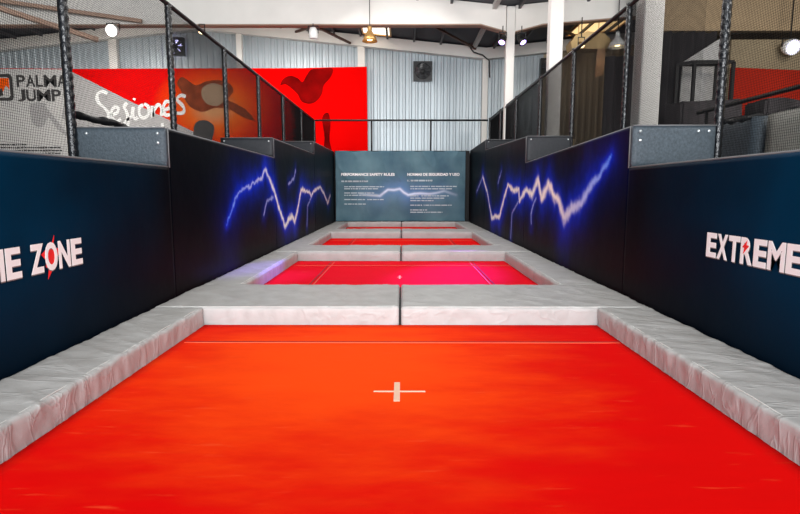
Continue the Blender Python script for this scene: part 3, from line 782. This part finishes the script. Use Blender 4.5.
# block letters
af = lambda u, v, d: A(u, -v, d, 8)
for word, u0, u1, v0, v1 in (('PALMA', 17.5, 68, 76, 87.5), ('JUMP', 17.5, 62, 90, 101.5)):
    ws = [1.4 if ch == 'M' else .82 if ch in 'LJ' else 1. for ch in word]; w = (u1 - u0) / sum(ws); u = u0
    for k, ch in enumerate(word):
        text_piece('letter', ch, u + .4, u + w * ws[k] - .5, -v1, -v0, af, 'dark_ink', t, .022, .003); u += w * ws[k]
# badge
def rrect(x0, y0, x1, y1, r):
    P = []
    for cx, cy, a0 in ((x1 - r, y0 + r, -90), (x1 - r, y1 - r, 0), (x0 + r, y1 - r, 90), (x0 + r, y0 + r, 180)):
        for k in range(5): a = math.radians(a0 + 22.5 * k); P.append((cx + r * math.cos(a), cy + r * math.sin(a)))
    return P
art('badge', rrect(-12, 75, 14, 101, 4), 'dark_ink', 8)
art('badge_field', rrect(-9.5, 78, 11, 98, 3), 'whiteban', 10)
art('badge_field', [(-9, 79), (10.5, 79), (10.5, 90), (7, 86), (4, 92), (0, 88), (-3, 95), (-9, 92)], 'orange', 11)
art('badge_field', [(-2, 91), (3, 89), (4, 96), (-2, 97)], 'dark_ink', 12)
# small print at the foot of the pale part
bm = bmesh.new(); rnd = random.Random(5)
for v, u0, u1, h in ((143.5, -28, 22, 1.4), (146.5, -28, 56, 1.4), (149.5, -28, 57, 1.4), (152.3, -28, 56, 1.2)):
    u = u0
    while u < u1:
        w = rnd.choice([1.2, 2.2, 3.2]); prism(bm, [(u, v), (u + w, v), (u + w, v + h), (u, v + h)], lambda a, b, d: A(a, b, d, 8), .002); u += w + .7
normals(bm); o = finish('small_print', bm, 'dark_ink', t); o['kind'] = 'stuff'
# brush script, one stroke per letter
def stroke(name, pts, w, m='white_ink', lay=9):
    P = []
    pts = [Vector(p) for p in pts]
    for i in range(len(pts) - 1):
        p0, p1, p2, p3 = pts[max(i - 1, 0)], pts[i], pts[i + 1], pts[min(i + 2, len(pts) - 1)]
        for k in range(6):
            s = k / 6; P.append(.5 * ((2 * p1) + (p2 - p0) * s + (2 * p0 - 5 * p1 + 4 * p2 - p3) * s * s + (3 * p1 - p0 - 3 * p2 + p3) * s ** 3))
    P.append(pts[-1])
    bm = bmesh.new(); L, R = [], []
    for i, p in enumerate(P):
        d = (P[min(i + 1, len(P) - 1)] - P[max(i - 1, 0)]).normalized(); n = Vector((-d.y, d.x))
        ww = w * (.75 + .4 * abs(math.sin(i * .23 + .8)))
        L.append(p + n * ww / 2); R.append(p - n * ww / 2)
    vs = [[bm.verts.new(A(q.x, q.y, dd, lay)) for q in (L[i], R[i]) for dd in (0, .003)] for i in range(len(P))]
    for a, b in zip(vs, vs[1:]):
        bm.faces.new((a[0], b[0], b[2], a[2])); bm.faces.new((a[1], a[3], b[3], b[1])); bm.faces.new((a[0], a[1], b[1], b[0])); bm.faces.new((a[2], b[2], b[3], a[3]))
    normals(bm); return finish(name, bm, m, t)
SC = [[(108, 94), (103, 92), (98, 95), (98, 102), (104, 108), (108, 114), (106, 120), (100, 123), (95, 119)],
      [(111, 115), (116, 113), (118, 109), (115, 107), (111, 111), (111, 118), (115, 121), (120, 119)],
      [(127, 103), (124, 107), (126, 112), (127, 120), (125, 129), (121, 128), (124, 122), (131, 116)],
      [(133, 107), (132, 114), (134, 119), (137, 117)],
      [(143, 105), (139, 108), (139, 115), (143, 118), (148, 114), (148, 107), (144, 104)],
      [(152, 106), (152, 117), (154, 110), (158, 105), (161, 108), (161, 116)],
      [(164, 110), (169, 108), (170, 103), (166, 102), (163, 108), (165, 115), (171, 114)],
      [(186, 97), (181, 96), (177, 100), (181, 104), (184, 109), (182, 113), (175, 113), (173, 110)]]
for p in SC: stroke('script_letter', p, 3.0)
for p in [[(134, 100.5), (135, 98.5)]]: stroke('script_letter', p, 2.4)
for p in [[(119, 131), (124, 128), (127, 133), (120, 138)], [(130, 128), (130, 137), (133, 129), (137, 128), (138, 137), (141, 129), (145, 128), (146, 137)], [(150, 133), (155, 130), (152, 127), (148, 132), (152, 137)], [(161, 123), (162, 130), (161, 138)]]:
    stroke('script_letter', p, 2.4)

# ------------------------------------------------------------------ fans on the back wall
def fan(cx, cz, w, lab, y=20.52, lit=False):
    t = thing('wall_fan', lab, 'fan', (cx, y, cz))
    bm = bmesh.new(); n = 32; h = w / 2; r = h * .86; dep = .18
    outer = [];
    for k in range(n):
        a = 2 * PI * k / n; c_, s_ = math.cos(a), math.sin(a); q = h / max(abs(c_), abs(s_)); outer.append((q * c_, q * s_))
    rings = []
    for pts, yy in ((outer, y + dep), (outer, y), ([(r * math.cos(2 * PI * k / n), r * math.sin(2 * PI * k / n)) for k in range(n)], y), ([(r * math.cos(2 * PI * k / n), r * math.sin(2 * PI * k / n)) for k in range(n)], y + dep)):
        rings.append([bm.verts.new((cx + p[0], yy, cz + p[1])) for p in pts])
    for i in range(4):
        a, b = rings[i], rings[(i + 1) % 4]
        for k in range(n): bm.faces.new((a[k], a[(k + 1) % n], b[(k + 1) % n], b[k]))
    normals(bm); finish('housing', bm, 'fan_dark', t)
    bm = bmesh.new(); lathe(bm, [(.0001, y), (.09, y), (.09, y + .1), (.0001, y + .1)], None, 16, Matrix.Translation((cx, 0, cz)) @ Matrix(((1, 0, 0, 0), (0, 0, 1, 0), (0, 1, 0, 0), (0, 0, 0, 1)))); finish('hub', bm, 'fan_dark', t, True)
    for k in range(6):
        a = 2 * PI * k / 6 + .3; bm = bmesh.new(); R_ = Matrix.Translation((cx, y + .08, cz)) @ Matrix.Rotation(a, 4, 'Y')
        vs = [(.08, 0, -.03), (.08, .03, .05), (r * .95, .06, .12), (r * .95, -.04, -.08)]
        v1 = [bm.verts.new(R_ @ Vector(v)) for v in vs]; v2 = [bm.verts.new(R_ @ (Vector(v) + Vector((0, .008, 0)))) for v in vs]
        bm.faces.new(v1); bm.faces.new(v2[::-1])
        for i in range(4): bm.faces.new((v1[i], v1[(i + 1) % 4], v2[(i + 1) % 4], v2[i]))
        normals(bm); finish('blade', bm, 'fan_blade', t)
    bm = bmesh.new()
    for q in (.35, .6, .82):
        pts = [(cx + h * q * math.cos(2 * PI * k / 24), y - .01, cz + h * q * math.sin(2 * PI * k / 24)) for k in range(25)]; tube(bm, pts, .006, 5)
    for k in range(4):
        a = PI * k / 4; bar(bm, (cx - h * .9 * math.cos(a), y - .01, cz - h * .9 * math.sin(a)), (cx + h * .9 * math.cos(a), y - .01, cz + h * .9 * math.sin(a)), .012)
    finish('guard', bm, 'black_metal', t)
    bm = bmesh.new(); box(bm, cx - h * .82, cx + h * .82, y + dep - .02, y + dep, cz - h * .82, cz + h * .82); finish('back_plate', bm, 'glow_violet2' if lit else 'fan_dark', t)
fan(.77, 5.59, .70, 'square black fan on the pale corrugated wall near the valley')
fan(-8.42, 6.48, .64, 'square fan glowing pale violet above the red banner, behind the left fence', lit=True)
fan(5.45, 5.75, .6, 'small dark fan on the back wall behind the middle white column')

# ------------------------------------------------------------------ lamps
def spot(x, y, z, lab, body='lamp_white', glass='glow_violet', r=.10, tilt=.5, yaw=0., top=None):
    t = thing('spotlight', lab, 'spotlight', (x, y, z))
    R_ = Matrix.Translation((x, y, z)) @ Matrix.Rotation(yaw, 4, 'Z') @ Matrix.Rotation(tilt, 4, 'X')
    bm = bmesh.new(); lathe(bm, [(.0001, .16), (r * .6, .16), (r * .8, .12), (r, .0), (r, -.14), (r * .9, -.14), (r * .86, -.1)], None, 20, R_); finish('housing', bm, body, t, True)
    bm = bmesh.new(); lathe(bm, [(.0001, -.11), (r * .88, -.11)], None, 20, R_); finish('lens', bm, glass, t)
    bm = bmesh.new(); bar(bm, (x - r - .01, y, z), (x - r - .01, y, z + .2), .02); bar(bm, (x + r + .01, y, z), (x + r + .01, y, z + .2), .02); bar(bm, (x - r - .02, y, z + .2), (x + r + .02, y, z + .2), .02)
    bar(bm, (x, y, z + .2), (x, y, top or z + .3), .025); finish('bracket', bm, 'black_metal', t)
spot(-2.55, 15.98, 5.66, 'white cylinder spotlight hanging below the deep white beam', 'lamp_white', 'fan_dark', .13, .1, top=5.93)
spot(2.88, 15.94, 5.47, 'spotlight with violet light on the left of the thin column', 'fan_dark', 'glow_violet', .10, -.7, -.5, top=5.85)
spot(3.42, 15.94, 5.47, 'spotlight with violet light on the right of the thin column', 'fan_dark', 'glow_violet', .10, -.7, .5, top=5.85)
spot(-5.75, 16.0, 5.72, 'small spotlight under the white beam above the red banner', 'fan_dark', 'glow_warm', .07, -1.2, top=5.93)
spot(-8.25, 15.9, 5.72, 'glaring white floodlight under the white beam, upper left', 'lamp_white', 'glow_w', .17, -1.3, top=5.94)
spot(4.35, 15.9, 4.55, 'small violet spotlight beside the middle white column', 'fan_dark', 'glow_violet', .08, -1.1, top=5.95)
spot(5.15, 16.0, 5.35, 'small warm spotlight right of the middle white column', 'lamp_brass', 'glow_warm', .08, -1.1, top=6.1)
spot(9.75, 14.0, 4.77, 'large round violet-white floodlight at the far right behind the fence', 'lamp_white', 'glow_violet2', .19, -1.25, top=6.8)
def pendant(x, y, z, ztop, lab, r=.22, shade='lamp_brass'):
    t = thing('pendant_lamp', lab, 'lamp', (x, y, ztop))
    bm = bmesh.new(); lathe(bm, [(.05, .42), (.07, .36), (.06, .30), (.10, .24), (r * .75, .14), (r, 0), (r * .96, 0), (r * .7, .13), (.08, .22)], (x, y, z), 24); finish('shade', bm, shade, t, True)
    bm = bmesh.new(); lathe(bm, [(.0001, .02), (.07, .04), (.09, .12), (.05, .2), (.0001, .22)], (x, y, z), 16); finish('bulb', bm, 'glow_warm', t, True)
    bm = bmesh.new(); bar(bm, (x, y, z + .4), (x, y, ztop), .02); finish('rod', bm, 'black_metal', t)
pendant(-.93, 16.0, 5.44, roof_z(-.93) - .01, 'warm bell-shaped lamp hanging below the bright skylight')
pendant(6.15, 15.9, 5.25, roof_z(6.15) - .01, 'white bell-shaped lamp hanging on the right behind the net fence', .26, 'lamp_white')
# cable hanging at the valley
bm = bmesh.new(); tube(bm, [(2.45, 20.3, roof_z(2.45) - .01), (2.5, 20.3, 6.35), (2.62, 20.3, 6.2), (2.95, 20.3, 6.1), (3.2, 20.3, 5.9), (3.22, 20.3, 5.3)], .025, 6)
tag(finish('cable', bm, 'black_metal', None, True), 'black cable hanging at the roof valley by the pilaster', 'cable')

# ------------------------------------------------------------------ things beyond the right-hand fence
bm = bmesh.new(); prism(bm, [(5.0, 5.55), (5.15, 5.75), (5.5, 5.86), (6.0, 5.80), (6.2, 5.6), (6.2, 5.36), (5.05, 5.36)], lambda u, v, d: (u, 16.5 + d, v), .5); normals(bm)
for x in (5.3, 5.9): bar(bm, (x, 16.75, 5.8), (x, 16.75, roof_z(x) - .01), .02)
tag(finish('air_duct', bm, 'cream_duct'), 'amber air duct below the amber skylight', 'duct')
bm = bmesh.new(); prism(bm, [(5.78, 4.55), (6.02, 4.62), (6.04, 5.37), (5.8, 5.37)], lambda u, v, d: (u, 16.53 + d + .03 * math.sin(v * 9), v), .05); normals(bm)
tag(finish('cloth_strip', bm, 'tan'), 'short tan cloth strip hanging under the amber duct', 'cloth')
# dark curtain with folds
bm = bmesh.new(); n = 60; pv = None
for k in range(n + 1):
    x = 5.35 + 2.9 * k / n; y = 14.6 + .09 * math.sin(k * 1.05) + .03 * math.sin(k * .37); zt = 4.7 if x < 6.3 else 5.3
    cur = [bm.verts.new((x, y, 1.0)), bm.verts.new((x, y, zt)), bm.verts.new((x, y + .02, 1.0)), bm.verts.new((x, y + .02, zt))]
    if pv: bm.faces.new((pv[0], cur[0], cur[1], pv[1])); bm.faces.new((cur[2], pv[2], pv[3], cur[3])); bm.faces.new((pv[1], cur[1], cur[3], pv[3]))
    pv = cur
normals(bm); tag(finish('curtain', bm, 'curtain', None, True), 'tall dark grey curtain seen through the right net beside the thick column', 'curtain')
# pale leaning panel with a black cage frame before it
bm = bmesh.new(); prism(bm, [(7.1, -.06), (8.35, -.06), (8.35, 5.12), (8.15, 5.06), (7.2, 4.45)], lambda u, v, d: (u, 14.2 + d, v), .05); normals(bm)
tag(finish('pale_panel', bm, 'palepanel'), 'pale slanting panel behind the black cage, seen through the right net', 'panel')
t = thing('cage_frame', 'black square cage frame in front of the pale panel on the right', 'frame', (7.4, 13.5, 3.0))
for x, y in ((6.75, 13.6), (7.02, 13.3), (7.72, 13.6), (7.95, 13.3)):
    bm = bmesh.new(); bar(bm, (x, y, 1.0), (x, y, 4.25), .07); finish('upright', bm, 'black_metal', t)
for a, b in (((6.75, 13.6, 4.25), (7.72, 13.6, 4.25)), ((7.02, 13.3, 4.25), (7.95, 13.3, 4.25)), ((6.75, 13.6, 4.25), (7.02, 13.3, 4.25)), ((7.72, 13.6, 4.25), (7.95, 13.3, 4.25)), ((6.75, 13.6, 3.3), (7.72, 13.6, 3.3))):
    bm = bmesh.new(); bar(bm, a, b, .07); finish('crossbar', bm, 'black_metal', t)
# brick-red banner far right
bm = bmesh.new(); prism(bm, [(12.2, 5.75), (13.6, 5.6), (13.6, 3.6), (12.2, 3.6)], lambda u, v, d: (u, 20.4 + d, v), .03); normals(bm)
bm.free()
bm = bmesh.new(); prism(bm, [(8.5, 2.9), (12.0, 2.9), (12.0, 4.2), (8.5, 4.34)], lambda u, v, d: (u, 14.3 + d, v), .04); normals(bm)
tag(finish('red_banner', bm, 'signred'), 'brick-red banner at the far right behind the net and the black handrail', 'banner')
bm = bmesh.new(); box(bm, 8.5, 13.5, 14.38, 14.5, -.06, 5.05); tag(finish('partition', bm, 'partition'), 'tan partition wall above the brick-red banner at the far right', 'partition')
bm = bmesh.new(); box(bm, 6.25, 13.5, 14.7, 14.9, 5.36, 6.62)
tag(finish('soffit', bm, 'soffit'), 'tan boarded soffit crossing high behind the right net', 'beam')
bm.free() if False else None
t = thing('handrail', 'black sloping handrail far out beyond the right net fence', 'handrail', (5.5, 8, 1.2))
bm = bmesh.new(); tube(bm, [(5.5, 5.5, 2.62), (5.5, 10.2, 2.62)], .032, 10); finish('rail', bm, 'black_metal', t, True)
for y in (5.6, 9.9):
    bm = bmesh.new(); tube(bm, [(5.5, y, -.06), (5.5, y, 2.6)], .03, 8); finish('post', bm, 'black_metal', t, True)
for a, b, y0, y1, m, lab in ((3.6, 4.1, 4.1, 5.42, 'beige_vinyl', 'beige padded block outside the right fence, nearest the camera'), (3.56, 4.02, 5.5, 6.3, 'riser_grey', 'grey padded block behind the beige one outside the right fence')):
    bm = round_box(a, b, y0, y1, -.06, 1.95, .03, .12, lambda p, nn: Vector((0, 0, .01 * noise.noise(p * 4))))
    tag(finish('padded_block', bm, m, None, True), lab, 'padded block')
# dark equipment heap below the curtain and the red banner
rnd = random.Random(11)
for k, (x, y, z0, w, h, lab) in enumerate(((6.9, 12.6, -.06, 1.4, 3.25, 'dark equipment stack below the dark curtain'), (8.95, 12.7, -.06, 1.6, 3.3, 'dark equipment stack below the brick-red banner'))):
    bm = bmesh.new(); box(bm, x - w / 2, x + w / 2, y - .4, y + .4, z0, z0 + h)
    bmesh.ops.bevel(bm, geom=bm.edges[:], offset=.05, segments=2, affect='EDGES')
    bmesh.ops.subdivide_edges(bm, edges=bm.edges[:], cuts=3, use_grid_fill=True)
    for v in bm.verts: v.co += Vector((.05 * noise.noise(v.co * 2), .05 * noise.noise(v.co * 2.3), .1 * noise.noise(v.co * 1.7) if v.co.z > 1 else 0))
    tag(finish('equipment_stack', bm, 'curtain'), lab, 'equipment')

# ------------------------------------------------------------------ light
def area(name, loc, target, sx, sy, power, col=(1, 1, 1)):
    l = bpy.data.lights.new(name, 'AREA'); l.shape = 'RECTANGLE'; l.size = sx; l.size_y = sy; l.energy = power; l.color = col
    o = bpy.data.objects.new(name, l); COL.objects.link(o); o.location = loc
    o.rotation_euler = (Vector(target) - Vector(loc)).to_track_quat('-Z', 'Y').to_euler(); return o
area('entrance_daylight', (0, -9, 2.0), (0, 8, 1.2), 9, 4.5, 3000, (.95, .98, 1))
for y in (3.5, 9.0, 14.0):
    for x in (-2.0, 2.0): area('unseen_overhead', (x, y, 6.1), (-x * .4, y, 0), 1.4, 2.2, 88, (1, .98, .95))
for x, y in ((-10.5, 8.0), (-10, 17.0), (7, 3.5), (-4, 17.0)): area('unseen_overhead', (x, y, 5.7), (x, y + (9 if x == 7 else 3.0), 2), 2, 2, 420 if x == 7 else 190 if x < -9 else 150, (1, .95, .88))  # added fill lamps brightening the back wall, left hall and right column
area('uplight', (-3, 11, 4.2), (-3, 13, 9), 5, 3, 110, (1, .95, .9))
def spotl(loc, target, power, col, ang, blend=.6):
    l = bpy.data.lights.new('stage_light', 'SPOT'); l.energy = power; l.color = col; l.spot_size = ang; l.spot_blend = blend; l.shadow_soft_size = .1
    o = bpy.data.objects.new('stage_light', l); COL.objects.link(o); o.location = loc
    o.rotation_euler = (Vector(target) - Vector(loc)).to_track_quat('-Z', 'Y').to_euler()
spotl((2.88, 15.7, 5.35), (.65, 7.4, 0), 6500, (.5, .05, 1), .20, 1)
spotl((3.42, 15.7, 5.35), (-1.78, 7.1, .12), 9000, (.22, .12, 1), .11, 1)

w = bpy.data.worlds.new('world'); S.world = w; w.use_nodes = True
w.node_tree.nodes['Background'].inputs[0].default_value = (.75, .85, 1, 1); w.node_tree.nodes['Background'].inputs[1].default_value = .5
S.view_settings.view_transform = 'Standard'; S.view_settings.look = 'None'; S.view_settings.exposure = .15; S.view_settings.gamma = 1; S.view_settings.use_curve_mapping = False
